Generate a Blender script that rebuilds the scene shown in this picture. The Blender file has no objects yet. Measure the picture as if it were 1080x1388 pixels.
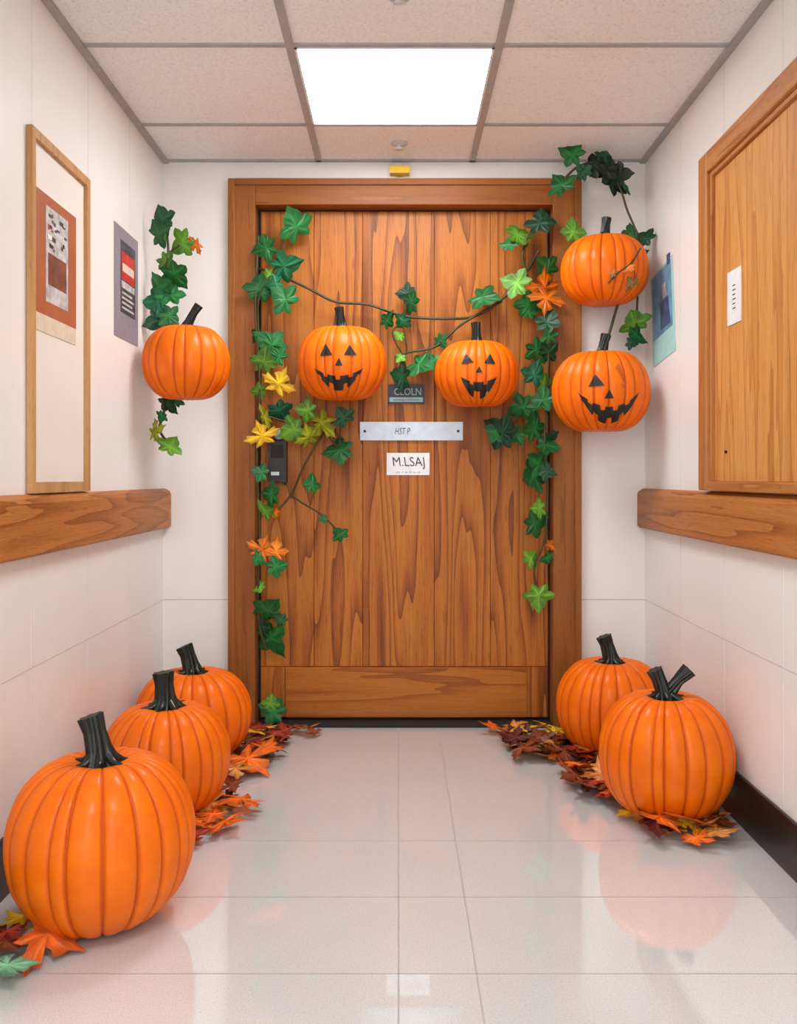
import bpy, math, random
from mathutils import Vector, Matrix, Euler, noise
from mathutils.bvhtree import BVHTree
random.seed(7)

# ---------------------------------------------------------------- constants
F = 1238.0            # focal length in px of the 1080x1388 frame
D = 3.87              # depth of the end wall (camera at y = 0)
CH = 1.053            # camera height
H = 2.397             # ceiling height
XL, XR = -0.997, 1.045
YB = -2.6             # corridor extends behind the camera

def lin(r, g, b):
    def c(v):
        v /= 255.0
        return v / 12.92 if v <= 0.04045 else ((v + 0.055) / 1.055) ** 2.4
    return (c(r), c(g), c(b), 1.0)

def at(px, py, y):    # measured photo position -> metres on the plane at depth y
    return Vector(((px - 540) * y / F, y, CH + (648 - py) * y / F))

# ---------------------------------------------------------------- materials
def newmat(name):
    m = bpy.data.materials.new(name); m.use_nodes = True
    nt = m.node_tree; b = nt.nodes['Principled BSDF']
    return m, nt, b

def N(nt, t, **kw):
    n = nt.nodes.new(t)
    for k, v in kw.items(): setattr(n, k, v)
    return n

def ramp(nt, stops):
    r = N(nt, 'ShaderNodeValToRGB'); e = r.color_ramp.elements
    e[0].position, e[0].color = stops[0]
    e[1].position, e[1].color = stops[-1]
    for p, c in stops[1:-1]:
        x = e.new(p); x.color = c
    return r

def mat_plain(name, col, rough=0.5, metal=0.0, nscale=30, namt=0.04, bump=0.0, spec=0.5):
    m, nt, b = newmat(name)
    tc = N(nt, 'ShaderNodeTexCoord'); no = N(nt, 'ShaderNodeTexNoise')
    no.inputs['Scale'].default_value = nscale; no.inputs['Detail'].default_value = 4
    nt.links.new(tc.outputs['Object'], no.inputs['Vector'])
    lo = tuple(max(0, c * (1 - namt * 2)) for c in col[:3]) + (1,)
    hi = tuple(min(1, c * (1 + namt * 2)) for c in col[:3]) + (1,)
    r = ramp(nt, [(0.3, lo), (0.7, hi)])
    nt.links.new(no.outputs['Fac'], r.inputs['Fac'])
    nt.links.new(r.outputs['Color'], b.inputs['Base Color'])
    b.inputs['Roughness'].default_value = rough
    b.inputs['Metallic'].default_value = metal
    b.inputs['Specular IOR Level'].default_value = spec
    if bump:
        bp = N(nt, 'ShaderNodeBump'); bp.inputs['Strength'].default_value = bump
        bp.inputs['Distance'].default_value = 0.002
        nt.links.new(no.outputs['Fac'], bp.inputs['Height'])
        nt.links.new(bp.outputs['Normal'], b.inputs['Normal'])
    return m

def mat_wood(name, dark, mid, light, scale, rings=9, rough=0.45, ring_amt=0.4, fib=0.35, tone=0.4):
    """scale: coordinate scale (small along the grain)"""
    m, nt, b = newmat(name)
    tc = N(nt, 'ShaderNodeTexCoord'); oi = N(nt, 'ShaderNodeObjectInfo')
    mp = N(nt, 'ShaderNodeMapping'); mp.inputs['Scale'].default_value = scale
    nt.links.new(tc.outputs['Object'], mp.inputs['Vector'])
    mul = N(nt, 'ShaderNodeMath', operation='MULTIPLY'); mul.inputs[1].default_value = 37.0
    nt.links.new(oi.outputs['Random'], mul.inputs[0])
    add = N(nt, 'ShaderNodeVectorMath', operation='ADD')
    nt.links.new(mp.outputs['Vector'], add.inputs[0]); nt.links.new(mul.outputs[0], add.inputs[1])
    n1 = N(nt, 'ShaderNodeTexNoise'); n1.inputs['Scale'].default_value = 1.0
    n1.inputs['Detail'].default_value = 2.5; n1.inputs['Roughness'].default_value = 0.35
    nt.links.new(add.outputs[0], n1.inputs['Vector'])
    k = N(nt, 'ShaderNodeMath', operation='MULTIPLY'); k.inputs[1].default_value = rings
    nt.links.new(n1.outputs['Fac'], k.inputs[0])
    s = N(nt, 'ShaderNodeMath', operation='FRACT'); nt.links.new(k.outputs[0], s.inputs[0])
    pw = N(nt, 'ShaderNodeMath', operation='POWER'); pw.inputs[1].default_value = 3.0   # saw-tooth growth rings
    nt.links.new(s.outputs[0], pw.inputs[0])
    mx = max(scale)
    def stretched(hi, lo, detail):
        sc = N(nt, 'ShaderNodeVectorMath', operation='MULTIPLY')
        sc.inputs[1].default_value = tuple(hi if v > mx * 0.5 else lo for v in scale)
        nt.links.new(add.outputs[0], sc.inputs[0])
        q = N(nt, 'ShaderNodeTexNoise'); q.inputs['Scale'].default_value = 1.0; q.inputs['Detail'].default_value = detail
        nt.links.new(sc.outputs[0], q.inputs['Vector']); return q
    n2 = stretched(30, 5, 6)
    n4 = stretched(44, 22, 2)          # short dark open pores of oak
    n3 = N(nt, 'ShaderNodeTexNoise'); n3.inputs['Scale'].default_value = 0.7; n3.inputs['Detail'].default_value = 2
    nt.links.new(add.outputs[0], n3.inputs['Vector'])
    a = N(nt, 'ShaderNodeMath', operation='MULTIPLY'); a.inputs[1].default_value = ring_amt
    nt.links.new(pw.outputs[0], a.inputs[0])
    a2 = N(nt, 'ShaderNodeMath', operation='MULTIPLY_ADD'); a2.inputs[1].default_value = fib
    nt.links.new(n2.outputs['Fac'], a2.inputs[0]); nt.links.new(a.outputs[0], a2.inputs[2])
    a3 = N(nt, 'ShaderNodeMath', operation='MULTIPLY_ADD'); a3.inputs[1].default_value = tone
    nt.links.new(n3.outputs['Fac'], a3.inputs[0]); nt.links.new(a2.outputs[0], a3.inputs[2])
    r = ramp(nt, [(0.28, light), (0.52, mid), (0.85, dark)])
    nt.links.new(a3.outputs[0], r.inputs['Fac'])
    pr = ramp(nt, [(0.56, (1, 1, 1, 1)), (0.70, (0.62, 0.56, 0.5, 1))])
    nt.links.new(n4.outputs['Fac'], pr.inputs['Fac'])
    mm = N(nt, 'ShaderNodeMix', data_type='RGBA', blend_type='MULTIPLY'); mm.inputs[0].default_value = 1
    nt.links.new(r.outputs['Color'], mm.inputs[6]); nt.links.new(pr.outputs['Color'], mm.inputs[7])
    nt.links.new(mm.outputs[2], b.inputs['Base Color'])
    b.inputs['Roughness'].default_value = rough
    b.inputs['Specular IOR Level'].default_value = 0.3
    bp = N(nt, 'ShaderNodeBump'); bp.inputs['Strength'].default_value = 0.15; bp.inputs['Distance'].default_value = 0.001
    nt.links.new(n2.outputs['Fac'], bp.inputs['Height']); nt.links.new(bp.outputs['Normal'], b.inputs['Normal'])
    return m

def mat_attr(name, rough=0.5, nscale=25, namt=0.25, spec=0.4):
    m, nt, b = newmat(name)
    at_ = N(nt, 'ShaderNodeAttribute'); at_.attribute_name = 'Col'
    tc = N(nt, 'ShaderNodeTexCoord'); no = N(nt, 'ShaderNodeTexNoise'); no.inputs['Scale'].default_value = nscale
    no.inputs['Detail'].default_value = 4
    nt.links.new(tc.outputs['Object'], no.inputs['Vector'])
    r = ramp(nt, [(0.3, (1 - namt,) * 3 + (1,)), (0.7, (1 + namt * 0.4,) * 3 + (1,))])
    nt.links.new(no.outputs['Fac'], r.inputs['Fac'])
    mx = N(nt, 'ShaderNodeMix', data_type='RGBA', blend_type='MULTIPLY'); mx.inputs[0].default_value = 1
    nt.links.new(at_.outputs['Color'], mx.inputs[6]); nt.links.new(r.outputs['Color'], mx.inputs[7])
    nt.links.new(mx.outputs[2], b.inputs['Base Color'])
    b.inputs['Roughness'].default_value = rough
    b.inputs['Specular IOR Level'].default_value = spec
    bp = N(nt, 'ShaderNodeBump'); bp.inputs['Strength'].default_value = 0.2; bp.inputs['Distance'].default_value = 0.002
    nt.links.new(no.outputs['Fac'], bp.inputs['Height']); nt.links.new(bp.outputs['Normal'], b.inputs['Normal'])
    return m

M = {}
M['wall'] = mat_plain('wall_paint', lin(239, 236, 231), 0.30, nscale=6, namt=0.006)
M['grout'] = mat_plain('wall_seam', lin(196, 190, 184), 0.6)
M['groutw'] = mat_plain('wall_seam_light', lin(212, 206, 200), 0.5)
M['groutf'] = mat_plain('wall_seam_faint', lin(224, 219, 214), 0.5)
M['base'] = mat_plain('black_vinyl_base', lin(28, 22, 21), 0.35)
M['tbar'] = mat_plain('ceiling_grid_metal', lin(170, 166, 163), 0.5)
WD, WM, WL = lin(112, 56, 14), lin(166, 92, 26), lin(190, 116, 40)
FD, FM, FL = lin(112, 60, 22), lin(148, 86, 34), lin(166, 102, 46)
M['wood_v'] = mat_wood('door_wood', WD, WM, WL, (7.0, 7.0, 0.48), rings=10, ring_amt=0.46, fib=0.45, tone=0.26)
M['wood_fv'] = mat_wood('frame_wood_vertical', FD, FM, FL, (22, 22, 1.2), rings=3, ring_amt=0.22, fib=0.5)
M['wood_fx'] = mat_wood('frame_wood_horizontal', FD, FM, FL, (1.2, 22, 22), rings=3, ring_amt=0.22, fib=0.5)
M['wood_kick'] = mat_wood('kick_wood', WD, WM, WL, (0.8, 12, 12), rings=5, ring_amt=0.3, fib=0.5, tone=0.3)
M['rail'] = mat_wood('rail_wood', lin(140, 78, 32), lin(178, 110, 52), lin(200, 134, 72), (12, 0.8, 12), rings=6, ring_amt=0.36, fib=0.5)
M['cab'] = mat_wood('cabinet_wood', lin(180, 112, 52), lin(208, 144, 76), lin(222, 162, 94), (8, 8, 0.55), rings=7, ring_amt=0.36, fib=0.42)
M['cabf'] = mat_wood('cabinet_frame_wood', lin(142, 84, 38), lin(176, 112, 56), lin(196, 134, 76), (18, 18, 1.0), rings=3, ring_amt=0.3)
M['cabfh'] = mat_wood('cabinet_frame_wood_h', lin(142, 84, 38), lin(176, 112, 56), lin(196, 134, 76), (18, 1.0, 18), rings=3, ring_amt=0.3)
M['lframe'] = mat_wood('board_frame_wood', lin(156, 108, 60), lin(184, 136, 84), lin(202, 156, 106), (18, 18, 1.2), rings=3, ring_amt=0.3)
M['black'] = mat_plain('black_paint', lin(18, 14, 12), 0.45)
M['dark'] = mat_plain('dark_gap', lin(30, 20, 16), 0.7)
M['silver'] = mat_plain('brushed_aluminium', lin(180, 186, 194), 0.35, metal=0.35)
M['white'] = mat_plain('white_card', lin(232, 233, 234), 0.5)
M['ink'] = mat_plain('ink', lin(46, 48, 56), 0.5)
M['leaf'] = mat_attr('leaf_fabric', 0.45, 22, 0.35)
M['stem'] = mat_plain('stem_dark', lin(17, 25, 20), 0.28, nscale=40, namt=0.25, bump=0.5)
M['stemcut'] = mat_plain('stem_cut', lin(48, 44, 36), 0.6)
M['carve'] = mat_plain('carved_flesh', lin(190, 84, 14), 0.5)

# pumpkin
m, nt, b = newmat('pumpkin_skin')
a = N(nt, 'ShaderNodeAttribute'); a.attribute_name = 'Col'
tc = N(nt, 'ShaderNodeTexCoord'); no = N(nt, 'ShaderNodeTexNoise'); no.inputs['Scale'].default_value = 14; no.inputs['Detail'].default_value = 3
nt.links.new(tc.outputs['Object'], no.inputs['Vector'])
r = ramp(nt, [(0.3, lin(232, 102, 0)), (0.7, lin(243, 117, 0))])
nt.links.new(no.outputs['Fac'], r.inputs['Fac'])
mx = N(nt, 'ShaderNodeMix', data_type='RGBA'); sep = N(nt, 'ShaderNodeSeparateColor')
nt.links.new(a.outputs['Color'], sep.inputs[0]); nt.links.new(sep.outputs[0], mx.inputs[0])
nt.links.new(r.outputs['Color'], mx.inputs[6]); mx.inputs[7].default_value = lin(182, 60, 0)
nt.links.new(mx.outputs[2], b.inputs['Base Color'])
b.inputs['Roughness'].default_value = 0.55; b.inputs['Specular IOR Level'].default_value = 0.15
b.inputs['Coat Weight'].default_value = 0.25; b.inputs['Coat Roughness'].default_value = 0.22
n2 = N(nt, 'ShaderNodeTexNoise'); n2.inputs['Scale'].default_value = 90
nt.links.new(tc.outputs['Object'], n2.inputs['Vector'])
bp = N(nt, 'ShaderNodeBump'); bp.inputs['Strength'].default_value = 0.15; bp.inputs['Distance'].default_value = 0.002
nt.links.new(n2.outputs['Fac'], bp.inputs['Height']); nt.links.new(bp.outputs['Normal'], b.inputs['Normal'])
M['pump'] = m

# floor
m, nt, b = newmat('floor_terrazzo_tile')
tc = N(nt, 'ShaderNodeTexCoord')
no = N(nt, 'ShaderNodeTexNoise'); no.inputs['Scale'].default_value = 260; no.inputs['Detail'].default_value = 2
n2 = N(nt, 'ShaderNodeTexNoise'); n2.inputs['Scale'].default_value = 3
nt.links.new(tc.outputs['Object'], no.inputs['Vector']); nt.links.new(tc.outputs['Object'], n2.inputs['Vector'])
r = ramp(nt, [(0.30, lin(194, 193, 192)), (0.42, lin(215, 215, 214)), (0.7, lin(223, 223, 222))])
nt.links.new(no.outputs['Fac'], r.inputs['Fac']); nt.links.new(r.outputs['Color'], b.inputs['Base Color'])
rr = ramp(nt, [(0.3, (0.03,) * 3 + (1,)), (0.7, (0.07,) * 3 + (1,))])
nt.links.new(n2.outputs['Fac'], rr.inputs['Fac']); nt.links.new(rr.outputs['Color'], b.inputs['Roughness'])
b.inputs['Specular IOR Level'].default_value = 1.0
b.inputs['Coat Weight'].default_value = 1.0; b.inputs['Coat Roughness'].default_value = 0.03; b.inputs['Coat IOR'].default_value = 1.6
M['floor'] = m
M['fseam'] = mat_plain('floor_seam', lin(174, 171, 169), 0.4)

# ceiling tile
m, nt, b = newmat('acoustic_ceiling_tile')
tc = N(nt, 'ShaderNodeTexCoord')
no = N(nt, 'ShaderNodeTexNoise'); no.inputs['Scale'].default_value = 130; no.inputs['Detail'].default_value = 5; no.inputs['Roughness'].default_value = 0.7
nt.links.new(tc.outputs['Object'], no.inputs['Vector'])
r = ramp(nt, [(0.34, lin(218, 215, 211)), (0.46, lin(240, 239, 236)), (0.7, lin(246, 245, 242))])
nt.links.new(no.outputs['Fac'], r.inputs['Fac']); nt.links.new(r.outputs['Color'], b.inputs['Base Color'])
b.inputs['Roughness'].default_value = 0.9
bp = N(nt, 'ShaderNodeBump'); bp.inputs['Strength'].default_value = 0.3; bp.inputs['Distance'].default_value = 0.002
nt.links.new(no.outputs['Fac'], bp.inputs['Height']); nt.links.new(bp.outputs['Normal'], b.inputs['Normal'])
M['ceil'] = m

m, nt, b = newmat('light_diffuser')
b.inputs['Base Color'].default_value = (1, 1, 1, 1)
b.inputs['Emission Color'].default_value = (0.93, 0.965, 1.0, 1)
b.inputs['Emission Strength'].default_value = 20.5
M['lamp'] = m

# ---------------------------------------------------------------- mesh builder
class MB:
    def __init__(s): s.v = []; s.f = []; s.m = []; s.c = []; s.mats = []; s.sm = []
    def mi(s, key):
        if key not in s.mats: s.mats.append(key)
        return s.mats.index(key)
    def add(s, verts, faces, mat, col=(1, 1, 1, 1), smooth=False):
        o = len(s.v); k = s.mi(mat)
        s.v += [tuple(v) for v in verts]
        if isinstance(col, list): s.c += col
        else: s.c += [col] * len(verts)
        for f in faces:
            s.f.append(tuple(i + o for i in f)); s.m.append(k); s.sm.append(smooth)
    def box(s, x0, x1, y0, y1, z0, z1, mat, col=(1, 1, 1, 1)):
        v = [(x, y, z) for x in (x0, x1) for y in (y0, y1) for z in (z0, z1)]
        f = [(0, 1, 3, 2), (4, 6, 7, 5), (0, 4, 5, 1), (2, 3, 7, 6), (0, 2, 6, 4), (1, 5, 7, 3)]
        s.add(v, f, mat, col)
    def obj(s, name, origin=(0, 0, 0), bevel=0, parent=None, rot=None):
        me = bpy.data.meshes.new(name)
        o = Vector(origin)
        me.from_pydata([tuple(Vector(v) - o) for v in s.v], [], s.f)
        for k in s.mats: me.materials.append(M[k])
        me.polygons.foreach_set('material_index', s.m)
        me.polygons.foreach_set('use_smooth', s.sm)
        ca = me.color_attributes.new('Col', 'FLOAT_COLOR', 'POINT')
        ca.data.foreach_set('color', [x for c in s.c for x in c])
        me.update()
        ob = bpy.data.objects.new(name, me); ob.location = o
        if rot: ob.rotation_euler = rot
        bpy.context.collection.objects.link(ob)
        if bevel:
            md = ob.modifiers.new('bevel', 'BEVEL'); md.width = bevel; md.segments = 2; md.limit_method = 'ANGLE'
        if parent: ob.parent = parent
        return ob

def catmull(pts, n=8):
    pts = [Vector(p) for p in pts]
    P = [2 * pts[0] - pts[1]] + pts + [2 * pts[-1] - pts[-2]]
    out = []
    for i in range(1, len(P) - 2):
        for k in range(n):
            t = k / n
            a, b_, c, d = P[i - 1], P[i], P[i + 1], P[i + 2]
            out.append(0.5 * ((2 * b_) + (c - a) * t + (2 * a - 5 * b_ + 4 * c - d) * t * t + (3 * b_ - a - 3 * c + d) * t ** 3))
    out.append(pts[-1]); return out

def tube(mb, pts, radii, mat, col=(1, 1, 1, 1), sides=7, lobes=0, lobe_amt=0.2, twist=0, n=6, capmat=None):
    path = catmull(pts, n)
    L = len(path); verts = []; faces = []
    up = Vector((0.3, 0.9, 0.1)).normalized()
    for i, p in enumerate(path):
        t = (path[min(i + 1, L - 1)] - path[max(i - 1, 0)]).normalized()
        if abs(t.dot(up)) > 0.97: up = Vector((1, 0, 0))
        a = (up - t * up.dot(t)).normalized(); b_ = t.cross(a)
        u = i / (L - 1) * (len(radii) - 1); k = min(int(u), len(radii) - 2); r = radii[k] + (radii[k + 1] - radii[k]) * (u - k)
        for j in range(sides):
            an = 2 * math.pi * j / sides
            rr = r * (1 + (lobe_amt * math.cos(lobes * an) if lobes else 0))
            an2 = an + twist * i / L
            verts.append(p + a * math.cos(an2) * rr + b_ * math.sin(an2) * rr)
    for i in range(L - 1):
        for j in range(sides):
            j2 = (j + 1) % sides
            faces.append((i * sides + j, i * sides + j2, (i + 1) * sides + j2, (i + 1) * sides + j))
    mb.add(verts, faces, mat, col, True)
    mb.add(verts[-sides:], [tuple(range(sides))], capmat or mat, col)
    mb.add(verts[:sides], [tuple(range(sides))[::-1]], mat, col)

# ---------------------------------------------------------------- room shell
mb = MB(); mb.box(XL - 0.1, XR + 0.1, YB, D + 0.2, -0.1, 0, 'floor')
for x in (0.0, 0.166):
    mb.box(x - 0.0015, x + 0.0015, YB, D, 0, 0.0004, 'fseam')
for i in range(13):
    y = 2.65 - i * 0.355
    mb.box(XL, XR, y - 0.0018, y + 0.0018, 0, 0.0004, 'fseam')
mb.obj('floor')

def sidewall(name, x, sgn):
    mb = MB()
    mb.box(min(x, x + sgn * 0.1), max(x, x + sgn * 0.1), YB, D + 0.2, 0.0, H + 0.08, 'wall')
    e = 0.0008
    xa, xb = (x - e, x) if sgn > 0 else (x, x + e)
    mb.box(xa, xb, YB, D, 0.535, 0.539, 'groutw')
    y = 3.383
    while y > YB:
        mb.box(xa, xb, y - 0.0012, y + 0.0012, 0.10, H, 'groutf'); y -= 0.45
    mb.obj(name)
sidewall('wall_left', XL, -1); sidewall('wall_right', XR, 1)

# end wall with door opening
DX0, DX1, DZ = (347 - 540) / 320, (748 - 540) / 320, (985 - 280) / 320   # clear opening
FX0, FX1, FZ = (311 - 540) / 320, (786 - 540) / 320, (985 - 245) / 320
mb = MB()
mb.box(XL, DX0 - 0.02, D, D + 0.2, 0, H + 0.08, 'wall')
mb.box(DX1 + 0.02, XR, D, D + 0.2, 0, H + 0.08, 'wall')
mb.box(DX0 - 0.02, DX1 + 0.02, D, D + 0.2, DZ + 0.02, H + 0.08, 'wall')
mb.box(XL, FX0, D - 0.0008, D, 0.536, 0.540, 'grout')
mb.box(FX1, XR, D - 0.0008, D, 0.536, 0.540, 'grout')
mb.obj('wall_back')

# baseboards
for nm, x0, x1, y0, y1 in (('baseboard_left', XL, XL + 0.012, YB, D), ('baseboard_right', XR - 0.012, XR, YB, D)):
    mb = MB(); mb.box(x0, x1, y0, y1, 0, 0.15, 'base'); mb.obj(nm, bevel=0.003)
mb = MB(); mb.box(XL + 0.012, FX0, D - 0.012, D, 0, 0.15, 'base'); mb.box(FX1, XR - 0.012, D - 0.012, D, 0, 0.15, 'base'); mb.obj('baseboard_back')

# ceiling with grid
GX = [-0.3375, 0.3125]
GY = [3.467 - 0.637 * i for i in range(10)]
mb = MB(); mb.box(XL - 0.1, XR + 0.1, YB, D + 0.2, H, H + 0.08, 'ceil'); mb.obj('ceiling')
mb = MB()
for x in GX: mb.box(x - 0.013, x + 0.013, YB, D, H - 0.006, H, 'tbar')
for y in GY: mb.box(XL, XR, y - 0.010, y + 0.010, H - 0.0055, H, 'tbar')
mb.box(XL, XL + 0.024, YB, D, H - 0.012, H, 'tbar')
mb.box(XR - 0.024, XR, YB, D, H - 0.012, H, 'tbar')
mb.box(XL, XR, D - 0.02, D, H - 0.006, H, 'tbar')
mb.obj('ceiling_grid')

# recessed light panels in the grid (corridor pattern)
for yi in (0, 4, 7):
    y1, y0 = GY[yi] - 0.010, GY[yi + 1] + 0.010
    x0, x1 = GX[0] + 0.013, GX[1] - 0.013
    mb = MB()
    mb.box(x0 + 0.008, x1 - 0.008, y0 + 0.008, y1 - 0.008, H - 0.006, H - 0.001, 'lamp')
    for a_ in ((x0, x0 + 0.008, y0, y1), (x1 - 0.008, x1, y0, y1), (x0, x1, y0, y0 + 0.008), (x0, x1, y1 - 0.008, y1)):
        mb.box(*a_, H - 0.008, H - 0.0005, 'white')
    mb.obj('ceiling_light_panel')

# sprinkler + yellow alarm
def lathe(mb, c, prof, mat, axis='z', n=24):
    v = []; f = []
    for (r_, h_) in prof:
        for j in range(n):
            a_ = 2 * math.pi * j / n
            if axis == 'z': v.append((c[0] + r_ * math.cos(a_), c[1] + r_ * math.sin(a_), c[2] + h_))
            else: v.append((c[0] + r_ * math.cos(a_), c[1] + h_, c[2] + r_ * math.sin(a_)))
    for i in range(len(prof) - 1):
        for j in range(n):
            f.append((i * n + j, i * n + (j + 1) % n, (i + 1) * n + (j + 1) % n, (i + 1) * n + j))
    f.append(tuple(range(n))); f.append(tuple((len(prof) - 1) * n + j for j in range(n)))
    mb.add(v, f, mat, smooth=True)
M['yellow'] = mat_plain('yellow_plastic', lin(240, 196, 20), 0.4)
M['sprk'] = mat_plain('sprinkler_white', lin(200, 196, 192), 0.4)
for yy in (3.66, 2.54):
    mb = MB(); lathe(mb, (0.003, yy, H), [(0.034, 0), (0.034, -0.006), (0.02, -0.010), (0.008, -0.014), (0.008, -0.022), (0.018, -0.024), (0.018, -0.027)], 'sprk'); mb.obj('ceiling_sprinkler')
mb = MB()
v = []; n = 20
for i in range(7):
    ph_ = i / 6 * math.pi / 2
    for j in range(n + 1):
        a_ = math.pi * j / n
        v.append((0.005 + 0.040 * math.cos(a_) * math.cos(ph_), D - 0.004 - 0.040 * math.sin(ph_) * (0.5 + 0.5 * math.sin(a_)), 2.362 - 0.036 * math.sin(a_) * math.cos(ph_)))
mb.add(v, [(i * (n + 1) + j, i * (n + 1) + j + 1, (i + 1) * (n + 1) + j + 1, (i + 1) * (n + 1) + j) for i in range(6) for j in range(n)], 'yellow', smooth=True)
mb.box(-0.036, 0.046, D - 0.045, D, 2.332, 2.362, 'yellow'); mb.box(-0.034, 0.044, D - 0.04, D, 2.364, 2.370, 'sprk')
mb.obj('wall_alarm_light', bevel=0.002)

# ---------------------------------------------------------------- handrails
def rail(name, x, sgn):
    prof = [(0, 0.844), (0.026, 0.844), (0.034, 0.852), (0.034, 0.985), (0.028, 0.998), (0.018, 1.004), (0.008, 1.009), (0, 1.009)]
    v = []; n = len(prof)
    for y in (YB + 0.2, D - 0.001):
        for d, z in prof: v.append((x - sgn * d, y, z))
    f = [(i, (i + 1) % n, n + (i + 1) % n, n + i) for i in range(n)] + [tuple(range(n)), tuple(range(n, 2 * n))]
    mb = MB(); mb.add(v, f, 'rail'); mb.obj(name)
rail('handrail', XL, -1); rail('handrail', XR, 1)

# ---------------------------------------------------------------- door frame + door
mb = MB()
mb.box(FX0, DX0, D - 0.028, D, 0, FZ, 'wood_fv'); mb.box(DX1, FX1, D - 0.028, D, 0, FZ, 'wood_fv')
mb.box(DX0, DX1, D - 0.028, D, DZ, FZ, 'wood_fx')
mb.box(FX0, FX0 + 0.028, D - 0.038, D - 0.028, 0, FZ, 'wood_fv'); mb.box(FX1 - 0.028, FX1, D - 0.038, D - 0.028, 0, FZ, 'wood_fv')
mb.box(FX0 + 0.028, FX1 - 0.028, D - 0.038, D - 0.028, FZ - 0.028, FZ, 'wood_fx')
mb.box(DX0 - 0.02, DX0, D, D + 0.19, 0, DZ + 0.02, 'wood_fv'); mb.box(DX1, DX1 + 0.02, D, D + 0.19, 0, DZ + 0.02, 'wood_fv')
mb.box(DX0, DX1, D, D + 0.19, DZ, DZ + 0.02, 'wood_fx')
mb.obj('door_frame', bevel=0.003)

door = bpy.data.objects.new('door_1', None); bpy.context.collection.objects.link(door)
DY = D + 0.045
door.location = ((DX0 + DX1) / 2, DY + 0.03, 0)
bpy.context.view_layer.update()
def dpart(name, x0, x1, y0, y1, z0, z1, mat, bevel=0.002):
    mb = MB(); c = Vector(((x0 + x1) / 2, (y0 + y1) / 2, (z0 + z1) / 2)); mb.box(x0, x1, y0, y1, z0, z1, mat)
    o = mb.obj(name, origin=c, bevel=bevel); o.parent = door; o.matrix_parent_inverse = door.matrix_world.inverted(); return o
xs = [(351 - 540) / 320, (424 - 540) / 320, (491 - 540) / 320, (589 - 540) / 320, (666 - 540) / 320, (745 - 540) / 320]
kz = (985 - 907) / 320
for i in range(5):
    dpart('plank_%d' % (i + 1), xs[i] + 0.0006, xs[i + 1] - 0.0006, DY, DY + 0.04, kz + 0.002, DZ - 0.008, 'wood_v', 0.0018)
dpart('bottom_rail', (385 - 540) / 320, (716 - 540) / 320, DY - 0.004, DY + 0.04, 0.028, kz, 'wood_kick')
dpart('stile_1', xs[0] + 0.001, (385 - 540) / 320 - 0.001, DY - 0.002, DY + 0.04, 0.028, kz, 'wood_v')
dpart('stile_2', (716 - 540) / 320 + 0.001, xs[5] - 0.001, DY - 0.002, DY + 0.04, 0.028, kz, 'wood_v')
dpart('core', DX0 + 0.001, DX1 - 0.001, DY + 0.012, DY + 0.06, 0.018, DZ - 0.001, 'dark', 0)
mb = MB(); mb.box(DX0 + 0.001, DX1 - 0.001, D - 0.02, D + 0.12, 0, 0.016, 'dark'); mb.obj('door_threshold', bevel=0.003)

# signs on the door -------------------------------------------------------
def lettering(mb, s, cx, cz, y, height, width, mat='ink', shear=0.0):
    cu = bpy.data.curves.new('lettering', 'FONT'); cu.body = s; cu.size = 1.0; cu.align_x = 'LEFT'; cu.resolution_u = 3
    ob = bpy.data.objects.new('lettering', cu); bpy.context.collection.objects.link(ob)
    bpy.context.view_layer.update()
    me = ob.to_mesh()
    vs = [v.co.copy() for v in me.vertices]; fs = [tuple(p.vertices) for p in me.polygons]
    ob.to_mesh_clear(); bpy.data.objects.remove(ob); bpy.data.curves.remove(cu)
    if not vs: return
    x0, x1 = min(v.x for v in vs), max(v.x for v in vs); y0, y1 = min(v.y for v in vs), max(v.y for v in vs)
    out = []
    for v in vs:
        u = (v.x - x0) / (x1 - x0) - 0.5; w_ = (v.y - y0) / (y1 - y0) - 0.5
        out.append((cx + u * width + shear * w_ * height, y, cz + w_ * height))
    mb.add(out, fs, mat)
def dr(px0, py0, px1, py1):   # rectangle on the door plane in metres
    k = DY / F
    return (px0 - 540) * k, (px1 - 540) * k, CH + (648 - py1) * k, CH + (648 - py0) * k
x0, x1, z0, z1 = dr(488, 572, 627, 597)
mb = MB(); mb.box(x0, x1, DY - 0.008, DY, z0, z1, 'silver')
for xx in (x0 + 0.02, x1 - 0.02): lathe(mb, (xx, DY - 0.008, (z0 + z1) / 2), [(0.006, 0), (0.006, -0.002), (0.003, -0.003)], 'ink', axis='y', n=12)
lettering(mb, "HST P", 0.018, (z0 + z1) / 2, DY - 0.0095, 0.028, 0.062, shear=0.15)
mb.obj('door_nameplate')
x0, x1, z0, z1 = dr(524, 614, 582, 644)
mb = MB(); mb.box(x0, x1, DY - 0.004, DY, z0, z1, 'white')
lettering(mb, "M.LSAJ", (x0 + x1) / 2 + 0.003, (z0 + z1) / 2 + 0.004, DY - 0.005, 0.052, 0.135, shear=-0.12)
lettering(mb, "m r a d n o", (x0 + x1) / 2, z0 + 0.013, DY - 0.005, 0.008, 0.10)
mb.obj('paper_sign')
M['signgrey'] = mat_plain('sign_teal_grey', lin(150, 176, 180), 0.35)
x0, x1, z0, z1 = dr(526, 521, 575, 547)
mb = MB(); mb.box(x0, x1, DY - 0.008, DY, z0, z1, 'ink'); mb.box(x0 + 0.006, x1 - 0.006, DY - 0.009, DY - 0.008, z0 + 0.006, z0 + 0.026, 'signgrey')
lettering(mb, "CLOLN", (x0 + x1) / 2 + 0.006, z0 + 0.050, DY - 0.010, 0.030, 0.115, mat='signgrey')
lettering(mb, "erma roloen", (x0 + x1) / 2, z0 + 0.016, DY - 0.010, 0.010, 0.11)
mb.obj('room_number_sign')
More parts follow.
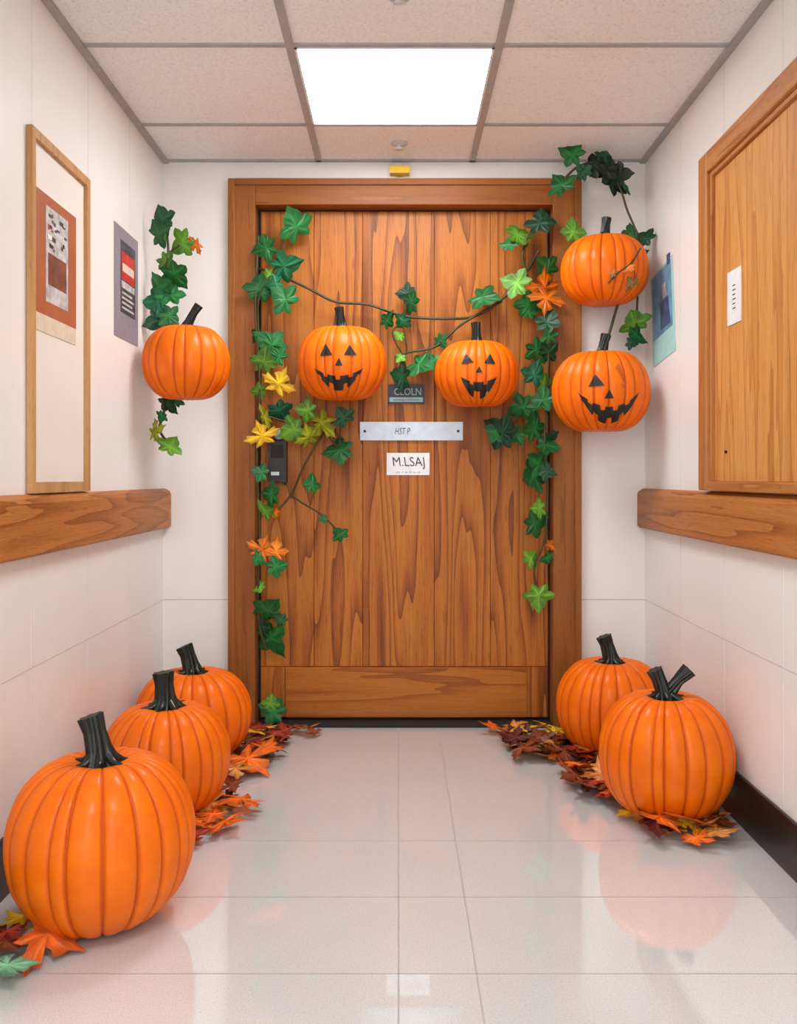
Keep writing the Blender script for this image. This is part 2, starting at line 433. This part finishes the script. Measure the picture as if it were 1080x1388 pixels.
# card reader lock on the left stile
k = (D - 0.03) / F
x0, x1, z0, z1 = (362 - 540) * k, (387 - 540) * k, CH + (648 - 654) * k, CH + (648 - 598) * k
mb = MB(); mb.box(x0, x1, DY - 0.05, DY, z0, z1, 'black')
mb.box(x0 + 0.012, x1 - 0.03, DY - 0.052, DY - 0.05, z0 + 0.03, z0 + 0.045, 'silver')
mb.box(x0 + 0.012, x1 - 0.012, DY - 0.0515, DY - 0.05, z1 - 0.07, z1 - 0.015, 'dark')
lathe(mb, ((x0 + x1) / 2 + 0.005, DY - 0.02, z1 + 0.028), [(0.024, 0.02), (0.024, 0), (0.02, -0.012), (0.008, -0.016)], 'silver', axis='y')
mb.obj('door_lock', bevel=0.004)

# ---------------------------------------------------------------- wall boards and posters
def zbox_l(mb, y0, y1, z0, z1, d0, d1, mat): mb.box(XL + d0, XL + d1, y0, y1, z0, z1, mat)
def zbox_r(mb, y0, y1, z0, z1, d0, d1, mat): mb.box(XR - d1, XR - d0, y0, y1, z0, z1, mat)
M['board'] = mat_plain('board_cream', lin(232, 225, 216), 0.5, nscale=6, namt=0.01)
M['p_orange'] = mat_plain('poster_rust', lin(170, 92, 54), 0.5, nscale=8, namt=0.06)
M['p_brown'] = mat_plain('poster_brown', lin(120, 66, 46), 0.5, nscale=25, namt=0.2)
M['p_cream'] = mat_plain('poster_cream', lin(218, 202, 180), 0.5)
M['p_grey'] = mat_plain('poster_grey', lin(190, 186, 186), 0.5, nscale=40, namt=0.15)
M['p_mauve'] = mat_plain('poster_mauve', lin(142, 134, 144), 0.5)
M['p_red'] = mat_plain('poster_red', lin(196, 50, 40), 0.5, nscale=30, namt=0.15)
M['p_dk'] = mat_plain('poster_charcoal', lin(70, 66, 74), 0.5, nscale=30, namt=0.3)
M['p_blue'] = mat_plain('poster_blue', lin(104, 150, 182), 0.5, nscale=14, namt=0.18)
M['p_teal'] = mat_plain('poster_teal', lin(166, 216, 212), 0.5)
M['p_navy'] = mat_plain('poster_navy', lin(66, 86, 124), 0.5, nscale=20, namt=0.2)
mb = MB()
y0, y1, z0, z1 = 2.444, 2.904, 1.012, 2.0
zbox_l(mb, y0 + 0.001, y1 - 0.001, z0 + 0.001, z1 - 0.001, 0.0015, 0.006, 'board')
for a_ in ((y0, y0 + 0.024, z0, z1), (y1 - 0.028, y1, z0, z1), (y0 + 0.024, y1 - 0.028, z0, z0 + 0.03), (y0 + 0.024, y1 - 0.028, z1 - 0.026, z1)):
    zbox_l(mb, *a_, 0.0015, 0.018, 'lframe')
mb.obj('bulletin_board')
mb = MB()
zbox_l(mb, 2.475, 2.80, 1.46, 1.85, 0.0065, 0.008, 'p_cream')
zbox_l(mb, 2.475, 2.80, 1.51, 1.85, 0.008, 0.0088, 'p_orange')
zbox_l(mb, 2.56, 2.73, 1.55, 1.82, 0.0088, 0.0096, 'p_grey')
zbox_l(mb, 2.575, 2.715, 1.60, 1.69, 0.0096, 0.0102, 'p_brown')
rnd = random.Random(4)
for i in range(22):
    yy = rnd.uniform(2.57, 2.70); zz = rnd.uniform(1.70, 1.80)
    zbox_l(mb, yy, yy + rnd.uniform(0.008, 0.03), zz, zz + rnd.uniform(0.004, 0.015), 0.0096, 0.0101 + i * 0.00002, rnd.choice(['p_red', 'ink', 'p_dk', 'white']))
mb.obj('poster')
mb = MB()
zbox_l(mb, 3.20, 3.49, 1.555, 1.955, 0.0012, 0.002, 'p_mauve')
zbox_l(mb, 3.27, 3.45, 1.65, 1.91, 0.002, 0.0028, 'p_dk')
zbox_l(mb, 3.28, 3.44, 1.77, 1.87, 0.0028, 0.0034, 'p_red')
zbox_l(mb, 3.29, 3.43, 1.80, 1.83, 0.0034, 0.0038, 'p_cream')
zbox_l(mb, 3.28, 3.44, 1.74, 1.765, 0.0028, 0.0034, 'p_grey')
for i in range(4): zbox_l(mb, 3.285, 3.43 - 0.02 * (i % 2), 1.665 + i * 0.018, 1.673 + i * 0.018, 0.0028, 0.0033, 'p_grey')
mb.obj('poster')
mb = MB()
def skew_r(mb, pts, d, mat):      # quad given as (y, z) corners on the right wall
    v = [(XR - d, y, z) for y, z in pts] + [(XR - 0.001, y, z) for y, z in pts]
    mb.add(v, [(0, 1, 2, 3), (4, 7, 6, 5), (0, 4, 5, 1), (1, 5, 6, 2), (2, 6, 7, 3), (3, 7, 4, 0)], mat)
skew_r(mb, [(3.48, 1.905), (3.78, 1.875), (3.74, 1.505), (3.44, 1.535)], 0.002, 'p_teal')
skew_r(mb, [(3.50, 1.893), (3.76, 1.866), (3.735, 1.610), (3.475, 1.637)], 0.0028, 'p_blue')
skew_r(mb, [(3.53, 1.76), (3.64, 1.75), (3.63, 1.64), (3.50, 1.65)], 0.0034, 'p_navy')
skew_r(mb, [(3.57, 1.82), (3.61, 1.815), (3.60, 1.76), (3.55, 1.765)], 0.0034, 'p_grey')
skew_r(mb, [(3.51, 1.92), (3.545, 1.92), (3.545, 1.88), (3.51, 1.88)], 0.005, 'p_navy')
mb.obj('poster')

# wooden cabinet / shutter on the right wall
cab = bpy.data.objects.new('wall_cabinet', None); bpy.context.collection.objects.link(cab)
def cpart(name, y0, y1, z0, z1, d0, d1, mat, bevel=0.002):
    mb = MB(); zbox_r(mb, y0, y1, z0, z1, d0, d1, mat)
    o = mb.obj(name, origin=(XR - d0, (y0 + y1) / 2, (z0 + z1) / 2), bevel=bevel); o.parent = cab; return o
CY0, CY1, CZ0, CZ1 = 1.35, 3.06, 1.012, 2.118
cpart('frame_far', CY1 - 0.08, CY1, CZ0, CZ1, 0.0, 0.042, 'cabf', 0.005)
cpart('frame_near', CY0, CY0 + 0.08, CZ0, CZ1, 0.0, 0.042, 'cabf', 0.005)
cpart('frame_top', CY0 + 0.08, CY1 - 0.08, CZ1 - 0.07, CZ1, 0.0, 0.042, 'cabfh', 0.005)
cpart('frame_bottom', CY0 + 0.08, CY1 - 0.08, CZ0, CZ0 + 0.03, 0.0, 0.042, 'cabfh', 0.004)
cpart('bead_far', CY1 - 0.095, CY1 - 0.08, CZ0 + 0.03, CZ1 - 0.07, 0.0, 0.03, 'cabf')
cpart('bead_top', CY0 + 0.08, CY1 - 0.095, CZ1 - 0.085, CZ1 - 0.07, 0.0, 0.03, 'cabfh')
cpart('panel_1', 2.22, CY1 - 0.095, CZ0 + 0.03, CZ1 - 0.085, 0.0, 0.018, 'cab')
cpart('panel_2', CY0 + 0.08, 2.217, CZ0 + 0.03, CZ1 - 0.085, 0.0, 0.018, 'cab')
mb = MB(); zbox_r(mb, 2.735, 2.845, 1.525, 1.69, 0.018, 0.021, 'white')
for i in range(6): zbox_r(mb, 2.775 + 0.004 * (i % 2), 2.80, 1.57 + i * 0.014, 1.574 + i * 0.014, 0.021, 0.0215, 'ink')
mb.obj('door_label_card')
mb = MB()
lathe(mb, (XR - 0.018, 2.86, 1.135), [(0.006, 0.004), (0.006, -0.004)], 'dark', n=12); o = mb.obj('keyhole'); o.parent = cab

# ---------------------------------------------------------------- pumpkins
def pumpkin(name, c, rx, ry, rz, seed, stem, face=None, ribs=23, tilt=(0, 0, 0), hook=None, amp=0.052):
    rnd = random.Random(seed)
    w = [rnd.uniform(0.6, 1.4) for _ in range(ribs)]; tot = sum(w)
    edges = [0]
    for x in w: edges.append(edges[-1] + x / tot * 2 * math.pi)
    SEG = 10; cols = []
    tt = [0, .05, .11, .2, .33, .5, .67, .8, .89, .95]
    for i in range(ribs):
        for k in range(SEG):
            cols.append((edges[i] + (edges[i + 1] - edges[i]) * tt[k], tt[k], w[i]))
    nc = len(cols); rows = 56; verts = []; cc = []; faces = []
    ph = rnd.uniform(0, 6.28)
    for i in range(rows + 1):
        phi = -math.pi / 2 + math.pi * i / rows
        cph = max(0.0, math.cos(phi)); s = math.sin(phi)
        rad = cph ** 0.86
        for th, t, ww in cols:
            bulge = math.sin(math.pi * t) ** 0.42 if t > 0 else 0
            g = 1 - bulge
            kk = 1 - amp * (0.5 + 0.5 * ww) * g * min(1, rad * 1.6 + 0.15)
            wob = 1 + 0.014 * math.sin(2 * th + ph) + 0.010 * math.sin(3 * th + ph * 2)
            z = math.copysign(abs(s) ** 0.93, s)
            if s > 0: z -= 0.20 * math.exp(-(rad / 0.33) ** 2)
            else: z += 0.16 * math.exp(-(rad / 0.33) ** 2)
            verts.append(Vector((math.cos(th + ph) * rad * kk * wob * rx, math.sin(th + ph) * rad * kk * wob * ry, z * (kk ** 0.5) * rz)))
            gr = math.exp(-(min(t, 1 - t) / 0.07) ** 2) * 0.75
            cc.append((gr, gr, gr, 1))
    for i in range(rows):
        for j in range(nc):
            j2 = (j + 1) % nc
            faces.append((i * nc + j, i * nc + j2, (i + 1) * nc + j2, (i + 1) * nc + j))
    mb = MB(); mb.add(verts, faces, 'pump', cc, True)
    zt = rz * 0.80
    for si, (pts, rad_) in enumerate(stem):
        P = [Vector((p[0], p[1], zt + p[2])) for p in pts]
        tube(mb, P, rad_, 'stem', sides=40, lobes=7, lobe_amt=0.17, twist=0.7, n=6, capmat='stemcut')
        if si == 0:   # claw-like ridges spreading over the shoulder of the fruit
            bv0 = BVHTree.FromPolygons(verts, faces); nb = 7
            for q in range(nb):
                an = 2 * math.pi * q / nb + ph
                r1 = rad_[0] * rnd.uniform(1.15, 1.5)
                def surf(rr):
                    h = bv0.ray_cast(Vector((math.cos(an) * rr, math.sin(an) * rr * ry / rx, 1)), Vector((0, 0, -1)))
                    return h[0] if h[0] else Vector((0, 0, zt))
                a0 = P[1] + Vector((math.cos(an), math.sin(an), 0)) * rad_[1] * 0.6 + Vector((0, 0, rad_[0] * 0.3))
                a1 = surf(rad_[0] * 0.85) + Vector((0, 0, 0.006)); a2 = surf(r1) + Vector((0, 0, 0.0))
                tube(mb, [a0, a1, a2], [rad_[0] * 0.24, rad_[0] * 0.2, rad_[0] * 0.06], 'stem', sides=8, n=4)
    if face:
        bv = BVHTree.FromPolygons(verts, faces)
        def proj(u, v_):
            o = Vector((u * rx, -2, v_ * rz)); h = bv.ray_cast(o, Vector((0, 1, 0)))
            p = h[0] if h[0] else Vector((u * rx, 0, v_ * rz))
            return p + Vector((0, -0.0035, 0))
        def tri(a_, b_, c_, n=9, mat='black'):
            idx = {}; vv = []; ff = []
            for i in range(n + 1):
                for j in range(n + 1 - i):
                    idx[i, j] = len(vv); A = (n - i - j) / n; B = i / n; C = j / n
                    vv.append(proj(a_[0] * A + b_[0] * B + c_[0] * C, a_[1] * A + b_[1] * B + c_[1] * C))
            for i in range(n):
                for j in range(n - i):
                    ff.append((idx[i, j], idx[i + 1, j], idx[i, j + 1]))
                    if i + j < n - 1: ff.append((idx[i + 1, j], idx[i + 1, j + 1], idx[i, j + 1]))
            mb.add(vv, ff, mat, smooth=True)
        for T in face['tris']: tri(*T)
        for T in face.get('carved', []): tri(*T, mat='carve')
        fm = face['mouth']; ns = 90; vv = []; ff = []; nr = 5
        for i in range(ns + 1):
            u = -1 + 2 * i / ns
            up = fm['mid'] + fm['curve_u'] * u * u; lo = fm['low'] + (fm['mid'] + fm['curve_u'] - fm['low']) * u * u
            for (a_, b_, d_) in fm['ut']:
                if a_ <= u <= b_: up -= d_
            for (a_, b_, d_) in fm['lt']:
                if a_ <= u <= b_: lo += d_
            if lo > up - 0.004: lo = up - 0.004
            for k in range(nr + 1):
                vv.append(proj(fm['cx'] + fm['hw'] * u, up + (lo - up) * k / nr))
        for i in range(ns):
            for k in range(nr):
                o_ = i * (nr + 1) + k; ff.append((o_, o_ + 1, o_ + nr + 2, o_ + nr + 1))
        mb.add(vv, ff, 'black', smooth=True)
    if hook:
        tube(mb, [Vector(p) for p in hook], [0.004, 0.004], 'black', sides=6)
    ob = mb.obj(name); ob.location = c; ob.rotation_euler = tilt
    return ob

def st(h, lean, w=0.022, fl=0.055, ly=0.0, lift=0.0):
    return ([(0, 0, -0.012), (lean * 0.05, ly * .1, h * 0.12), (lean * 0.25, ly * .3, h * 0.35), (lean * 0.6, ly * .6, h * 0.7), (lean, ly, h)], [fl * .9, fl * 0.66, w * 1.1, w * 0.95, w * 1.1])

FACE_L = dict(tris=[((-.43, .08), (-.31, .40), (-.15, .10)), ((.10, .10), (.22, .36), (.38, .10)), ((-.10, -.16), (-.01, .04), (.07, -.16))],
              mouth=dict(cx=-.02, hw=.54, mid=-.40, curve_u=.20, low=-.74, ut=[(-.62, -.45, .07), (-.12, .06, .09), (.42, .57, .07)], lt=[(-.38, -.22, .13), (.18, .34, .13), (-.8, -.7, .05), (.68, .8, .05)]))
FACE_R = dict(tris=[((-.42, .16), (-.32, .46), (-.14, .20)), ((.10, .18), (.24, .46), (.36, .16)), ((-.10, -.08), (-.02, .10), (.06, -.08))],
              mouth=dict(cx=-.02, hw=.42, mid=-.34, curve_u=.16, low=-.78, ut=[(-.5, -.3, .08), (.25, .45, .08)], lt=[(-.25, .08, .20), (.4, .52, .08)]))
FACE_B = dict(tris=[((-.44, .02), (-.30, .30), (-.14, .04)), ((-.14, -.24), (-.04, -.04), (.04, -.24))],
              carved=[((.08, .44), (.15, .54), (.20, .44)), ((.08, .44), (.20, .44), (.30, .02)), ((.18, .08), (.22, -.02), (.30, .02))],
              mouth=dict(cx=-.02, hw=.60, mid=-.42, curve_u=.34, low=-.78, ut=[(-.7, -.55, .06), (-.3, -.15, .09), (.1, .25, .09), (.5, .65, .06)], lt=[(-.5, -.35, .10), (-.05, .1, .12), (.35, .48, .10)]))

def floor_p(x, y, r, rz, seed, stem, **k):
    return pumpkin('pumpkin', (x, y, rz * 0.945), r, r, rz, seed, stem, **k)
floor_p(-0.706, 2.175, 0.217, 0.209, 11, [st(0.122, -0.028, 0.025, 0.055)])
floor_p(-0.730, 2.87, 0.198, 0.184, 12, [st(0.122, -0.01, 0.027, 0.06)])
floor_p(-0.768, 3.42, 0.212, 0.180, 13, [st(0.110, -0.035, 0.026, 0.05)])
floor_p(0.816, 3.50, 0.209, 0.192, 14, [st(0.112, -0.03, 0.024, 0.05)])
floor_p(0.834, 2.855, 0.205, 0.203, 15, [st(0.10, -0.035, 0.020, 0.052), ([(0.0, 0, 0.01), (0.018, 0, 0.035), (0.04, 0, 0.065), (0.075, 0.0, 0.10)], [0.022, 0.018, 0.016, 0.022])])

def hang(name, px, py, y, rpx, rzpx, seed, stem, wall_y, face=None, ry=0.15, tilt=(0, 0, 0)):
    p = at(px, py, y); r = rpx * y / F; rz = rzpx * y / F
    hk = [(0, 0.0, rz * 0.7), (0, ry * 0.6, rz * 0.98), (0, wall_y - y - 0.001, rz * 0.9)]
    return pumpkin(name, p, r, min(ry, r), rz, seed, stem, face=face, tilt=tilt, hook=hk, ribs=19, amp=0.055)
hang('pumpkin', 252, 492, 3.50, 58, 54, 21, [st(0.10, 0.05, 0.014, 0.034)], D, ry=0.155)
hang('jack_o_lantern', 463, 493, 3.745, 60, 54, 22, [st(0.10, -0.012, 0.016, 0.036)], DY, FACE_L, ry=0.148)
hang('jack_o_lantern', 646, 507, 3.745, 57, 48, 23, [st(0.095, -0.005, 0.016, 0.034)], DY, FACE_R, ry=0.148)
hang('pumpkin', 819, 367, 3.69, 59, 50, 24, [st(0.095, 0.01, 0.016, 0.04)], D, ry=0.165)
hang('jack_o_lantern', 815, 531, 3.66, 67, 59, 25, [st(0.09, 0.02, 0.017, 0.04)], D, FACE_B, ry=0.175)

# ---------------------------------------------------------------- leaves
MAPLE = [(0, 0), (.16, -.10), (.45, -.17), (.40, -.02), (.30, .08), (.52, .13), (.62, .08), (.66, .20), (.90, .36), (.70, .42), (.68, .55), (.48, .44), (.22, .38), (.27, .58), (.40, .64), (.25, .78), (.14, .80)]
IVY = [(0, 0.02), (.15, -.12), (.38, -.20), (.44, -.04), (.42, .10), (.58, .13), (.78, .26), (.70, .41), (.58, .52), (.40, .54), (.38, .68), (.30, .82), (.14, .94)]
def outline(half): return half + [(0, 1.12)] + [(-x, y) for x, y in reversed(half[1:])]
OUT = {'maple': outline(MAPLE), 'ivy': outline(IVY)}
def leaf(mb, kind, c, size, R, roll, col, curl=0.15, rnd=random):
    ol = OUT[kind]; n = len(ol); cy = 0.3
    verts = [Vector((0, cy, 0.02))]
    sc = size / 1.25
    jx = rnd.uniform(0.8, 1.05); bx = rnd.uniform(-curl, curl); by = rnd.uniform(-curl, curl)
    rm = [math.hypot(x, y - cy) for x, y in ol]
    for ring in (0.5, 1.0):
        for i, (x, y) in enumerate(ol):
            xx, yy = x * ring, cy + (y - cy) * ring
            d = rm[i]
            z = (0.16 * (d - 0.5)) * ring - 0.28 * abs(curl) * (d * ring) ** 2 + bx * xx * abs(xx) + by * (yy - cy) * abs(yy - cy) + rnd.uniform(-1, 1) * 0.025
            verts.append(Vector((xx * jx, yy, z)))
    faces = []
    for i in range(n):
        j = (i + 1) % n
        faces.append((0, 1 + i, 1 + j)); faces.append((1 + i, 1 + n + i, 1 + n + j, 1 + j))
    Rz = Matrix.Rotation(roll, 3, 'Z')
    vv = [Vector(c) + R @ (Rz @ ((v - Vector((0, 0.4, 0))) * sc)) for v in verts]
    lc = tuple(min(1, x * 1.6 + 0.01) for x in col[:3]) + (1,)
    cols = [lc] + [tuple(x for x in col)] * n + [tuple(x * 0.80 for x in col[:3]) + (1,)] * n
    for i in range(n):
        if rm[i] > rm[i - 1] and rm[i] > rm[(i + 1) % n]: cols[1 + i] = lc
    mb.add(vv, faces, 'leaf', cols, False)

G = lin(22, 100, 42); DG = lin(8, 68, 36); TG = lin(14, 96, 58); LG = lin(98, 154, 46); YG = lin(160, 168, 30)
Y = lin(234, 180, 20); O = lin(226, 118, 10); BK = lin(14, 34, 18)
def garland(name, items, vines, y, wob=0.02, seed=1):
    rnd = random.Random(seed); mb = MB()
    def one(px, py, s, col, roll, yy):
        R = Euler((math.radians(90) + rnd.uniform(-0.6, 0.6), 0, rnd.uniform(-0.7, 0.7))).to_matrix()
        f = rnd.uniform(0.7, 1.3); c2 = tuple(min(1, x * f) for x in col[:3]) + (1,)
        kind = 'maple' if (col in (O, Y, YG) and rnd.random() < 0.7) else 'ivy'
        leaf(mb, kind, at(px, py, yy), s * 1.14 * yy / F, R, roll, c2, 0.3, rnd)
    for it in items:
        px, py, s, col = it[:4]; roll = math.radians(it[4]) if len(it) > 4 else rnd.uniform(-2.6, 2.6)
        yy = y + rnd.uniform(-wob, wob * 0.4)
        one(px, py, s, col, roll, yy)
        if col in (G, DG, TG) and s > 26 and rnd.random() < 0.4:    # smaller companion leaf on the same node
            one(px + rnd.uniform(-.45, .45) * s, py + rnd.uniform(-.5, .5) * s, s * rnd.uniform(0.45, 0.6), rnd.choice([G, DG, LG]), rnd.uniform(-2.6, 2.6), yy + 0.006)
    for v, r_ in vines:
        P = [at(p[0], p[1], y + 0.006 + rnd.uniform(-0.008, 0.006)) for p in v]
        tube(mb, P, [r_ * 1.25, r_ * 1.25], 'leaf', lin(70, 64, 30), sides=6, n=6)
    return mb.obj(name)

garland('ivy_garland', [
    (400, 304, 42, G), (358, 337, 34, G), (388, 360, 40, TG), (352, 390, 34, G), (384, 404, 36, G), (372, 384, 22, TG), (365, 466, 42, G), (357, 488, 32, LG), (376, 482, 24, G),
    (379, 517, 34, Y), (380, 558, 32, TG), (357, 566, 28, YG), (354, 588, 32, Y), (396, 584, 34, LG), (432, 576, 42, YG), (418, 590, 30, YG), (414, 556, 26, LG), (465, 564, 26, DG), (458, 611, 38, G),
    (423, 655, 26, G), (460, 724, 22, G), (438, 703, 12, G), (366, 670, 28, G), (359, 692, 30, LG), (374, 697, 18, O), (356, 742, 30, O), (374, 744, 28, O),
    (375, 768, 28, G), (352, 757, 22, G), (351, 796, 18, LG), (364, 825, 38, G), (357, 850, 22, DG), (370, 868, 46, G), (380, 840, 18, G), (352, 640, 22, G), (369, 963, 34, G), (350, 530, 20, LG)],
    [([(350, 320), (346, 420), (352, 520), (348, 620), (352, 720), (350, 830), (360, 880)], 0.004),
     ([(388, 300), (380, 350), (352, 400), (350, 450)], 0.003),
     ([(440, 585), (424, 610), (408, 640), (396, 668), (378, 690)], 0.004), ([(392, 668), (410, 682), (436, 698), (462, 724)], 0.003),
     ([(350, 560), (390, 572), (430, 578), (465, 568)], 0.003), ([(440, 585), (458, 605), (462, 570)], 0.003)], 3.80, seed=5)
garland('ivy_garland', [
    (550, 398, 24, DG), (556, 409, 26, G), (526, 433, 24, G), (545, 436, 22, TG), (541, 455, 16, LG), (570, 494, 38, G), (543, 510, 32, DG), (598, 463, 20, G), (586, 488, 20, G), (657, 403, 40, G), (542, 485, 14, LG)],
    [([(346, 362), (385, 376), (420, 392), (455, 409), (500, 413), (545, 428), (600, 432), (645, 428), (684, 402), (712, 370), (730, 340)], 0.005),
     ([(545, 505), (548, 480), (590, 470), (625, 440), (680, 408)], 0.0045), ([(545, 480), (532, 452), (545, 432), (552, 404)], 0.003), ([(500, 413), (540, 428), (548, 450), (552, 480)], 0.003)], 3.84, wob=0.015, seed=6)
garland('ivy_garland', [
    (704, 318, 38, LG), (732, 300, 36, DG), (690, 330, 22, G), (740, 362, 34, G), (698, 383, 38, LG), (738, 386, 40, O, 10), (740, 408, 34, O, 170), (717, 411, 36, G), (743, 434, 32, DG), (744, 455, 22, G),
    (728, 476, 34, G), (745, 476, 26, DG), (725, 506, 32, TG), (736, 540, 32, G), (706, 553, 36, G), (724, 578, 40, G), (677, 584, 46, DG), (698, 590, 28, G), (742, 603, 30, G), (728, 628, 34, G), (722, 646, 38, G), (742, 640, 22, DG),
    (727, 709, 36, G), (730, 689, 22, LG), (746, 740, 16, O), (720, 757, 24, LG), (741, 757, 20, G), (730, 810, 34, LG, 180), (740, 520, 24, LG)],
    [([(715, 330), (708, 350), (725, 400), (742, 440), (742, 520), (738, 600), (742, 660), (738, 730), (724, 770), (730, 815)], 0.004),
     ([(742, 530), (716, 552), (695, 575), (678, 588)], 0.003), ([(736, 295), (715, 320), (706, 350)], 0.003)], 3.80, seed=8)
garland('ivy_garland', [
    (774, 208, 34, G, 60), (760, 250, 36, G, 40), (790, 232, 22, DG), (802, 226, 32, BK), (818, 228, 34, BK), (832, 240, 40, BK), (842, 236, 28, BK), (820, 212, 24, DG), (846, 250, 24, DG), (777, 312, 32, LG, 0),
    (858, 318, 32, G), (873, 322, 26, DG), (864, 346, 26, TG), (860, 436, 36, LG), (864, 456, 28, G), (852, 330, 22, O)],
    [([(762, 245), (785, 225), (815, 222), (838, 250), (850, 285), (862, 315), (866, 350), (864, 400), (862, 445)], 0.004),
     ([(838, 410), (832, 430), (826, 450), (818, 470)], 0.005)], 3.70, wob=0.012, seed=9)
garland('dried_leaf_sprig', [(850, 362, 18, lin(196, 100, 16)), (830, 370, 12, lin(140, 84, 24)), (856, 382, 16, lin(120, 90, 30))],
        [([(868, 336), (856, 356), (840, 368), (824, 384)], 0.003), ([(856, 356), (860, 376), (848, 396)], 0.002)], 3.53, wob=0.004, seed=2)
garland('ivy_garland', [
    (219, 296, 34, DG), (217, 316, 32, G), (246, 330, 36, LG), (263, 333, 20, O), (226, 355, 24, LG), (238, 374, 38, G), (216, 388, 34, G), (230, 397, 34, G), (211, 410, 34, TG), (212, 436, 32, DG), (230, 430, 26, G),
    (228, 548, 30, DG), (213, 583, 26, YG), (231, 603, 30, LG), (219, 565, 16, G)],
    [([(222, 290), (228, 340), (222, 380), (214, 420), (216, 460), (220, 520), (222, 560), (216, 582), (232, 606)], 0.004), ([(226, 345), (245, 332), (264, 334)], 0.003)], 3.56, wob=0.012, seed=10)

# floor leaves
LO = lin(224, 100, 18); LR = lin(154, 46, 20); LB = lin(120, 56, 24); LT = lin(212, 138, 64); LY = lin(236, 174, 26); LD = lin(84, 28, 22)
def floorleaves(name, items, fills, seed):
    rnd = random.Random(seed); mb = MB()
    def put(x, y, s, col, z):
        x = max(XL + 0.1, min(XR - 0.1, x))
        R = Euler((rnd.uniform(-0.3, 0.3), rnd.uniform(-0.3, 0.3), 0)).to_matrix()
        f = rnd.uniform(0.85, 1.15)
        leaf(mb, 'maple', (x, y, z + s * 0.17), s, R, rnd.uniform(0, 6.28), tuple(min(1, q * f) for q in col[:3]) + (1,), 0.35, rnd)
    for (x0, x1, y0, y1, n, s) in fills:
        for i in range(n):
            put(rnd.uniform(x0, x1), rnd.uniform(y0, y1), s * rnd.uniform(0.7, 1.15), rnd.choice([LO, LR, LB, LT, LD, LT, LY, LR, LB, LB, LD]), rnd.uniform(0, 0.035))
    for px, py, s, col in items:
        yy = min(CH * F / (py - 648), 3.76)
        put((px - 540) * yy / F, yy, s * yy / F * 1.15, col, 0.014)
    return mb.obj(name)
floorleaves('fallen_maple_leaves', [
    (322, 1102, 62, LO), (308, 1130, 50, LO), (340, 1048, 60, LO), (266, 1124, 40, LO), (266, 1144, 34, LR), (350, 1026, 40, LR), (366, 1004, 36, LR), (384, 993, 32, LD), (414, 996, 30, LT),
    (350, 992, 34, LR), (374, 1010, 34, LB), (290, 1105, 48, LT), (400, 990, 28, LB), (424, 999, 20, LB), (285, 1118, 44, LO), (332, 1038, 40, LR)],
    [(-0.62, -0.45, 3.42, 3.70, 16, 0.11), (-0.60, -0.53, 2.72, 3.25, 5, 0.11)], 3)
floorleaves('fallen_maple_leaves', [
    (30, 1262, 60, LY), (72, 1292, 76, lin(212, 94, 34)), (10, 1298, 54, LB), (46, 1272, 40, LY), (16, 1328, 60, lin(110, 168, 130)), (14, 1280, 56, LR)], [], 4)
floorleaves('fallen_maple_leaves', [
    (668, 989, 34, LO), (700, 987, 34, LT), (722, 1000, 38, LB), (745, 988, 36, LY), (712, 1014, 40, LR), (742, 1012, 42, LB), (765, 1034, 46, LB), (790, 1056, 68, LO), (825, 1052, 46, LR), (800, 1025, 46, LT),
    (832, 1088, 54, LR), (882, 1110, 66, LT), (936, 1130, 68, lin(214, 112, 48)), (970, 1142, 46, LT), (958, 1120, 46, LB), (985, 1116, 52, LT), (975, 1128, 48, LB), (850, 1094, 44, LO), (910, 1120, 48, LT), (998, 1120, 48, LT), (945, 1148, 36, LO)],
    [(0.44, 0.74, 3.36, 3.70, 40, 0.115), (0.56, 0.78, 3.00, 3.35, 18, 0.12), (0.66, 0.92, 2.66, 2.9, 8, 0.13)], 6)

# ---------------------------------------------------------------- world, camera
w = bpy.data.worlds.new('World'); bpy.context.scene.world = w; w.use_nodes = True
w.node_tree.nodes['Background'].inputs[0].default_value = (0.93, 0.965, 1.0, 1)
w.node_tree.nodes['Background'].inputs[1].default_value = 3.2

cd = bpy.data.cameras.new('camera'); cam = bpy.data.objects.new('camera', cd); bpy.context.collection.objects.link(cam)
cam.location = (0, 0, CH); cam.rotation_euler = (math.radians(90), 0, 0)
cd.sensor_fit = 'VERTICAL'; cd.sensor_height = 36; cd.sensor_width = 36; cd.lens = F / 1388 * 36
cd.shift_y = -46 / 1388; cd.clip_start = 0.02
bpy.context.scene.camera = cam
bpy.context.scene.view_settings.view_transform = 'Standard'
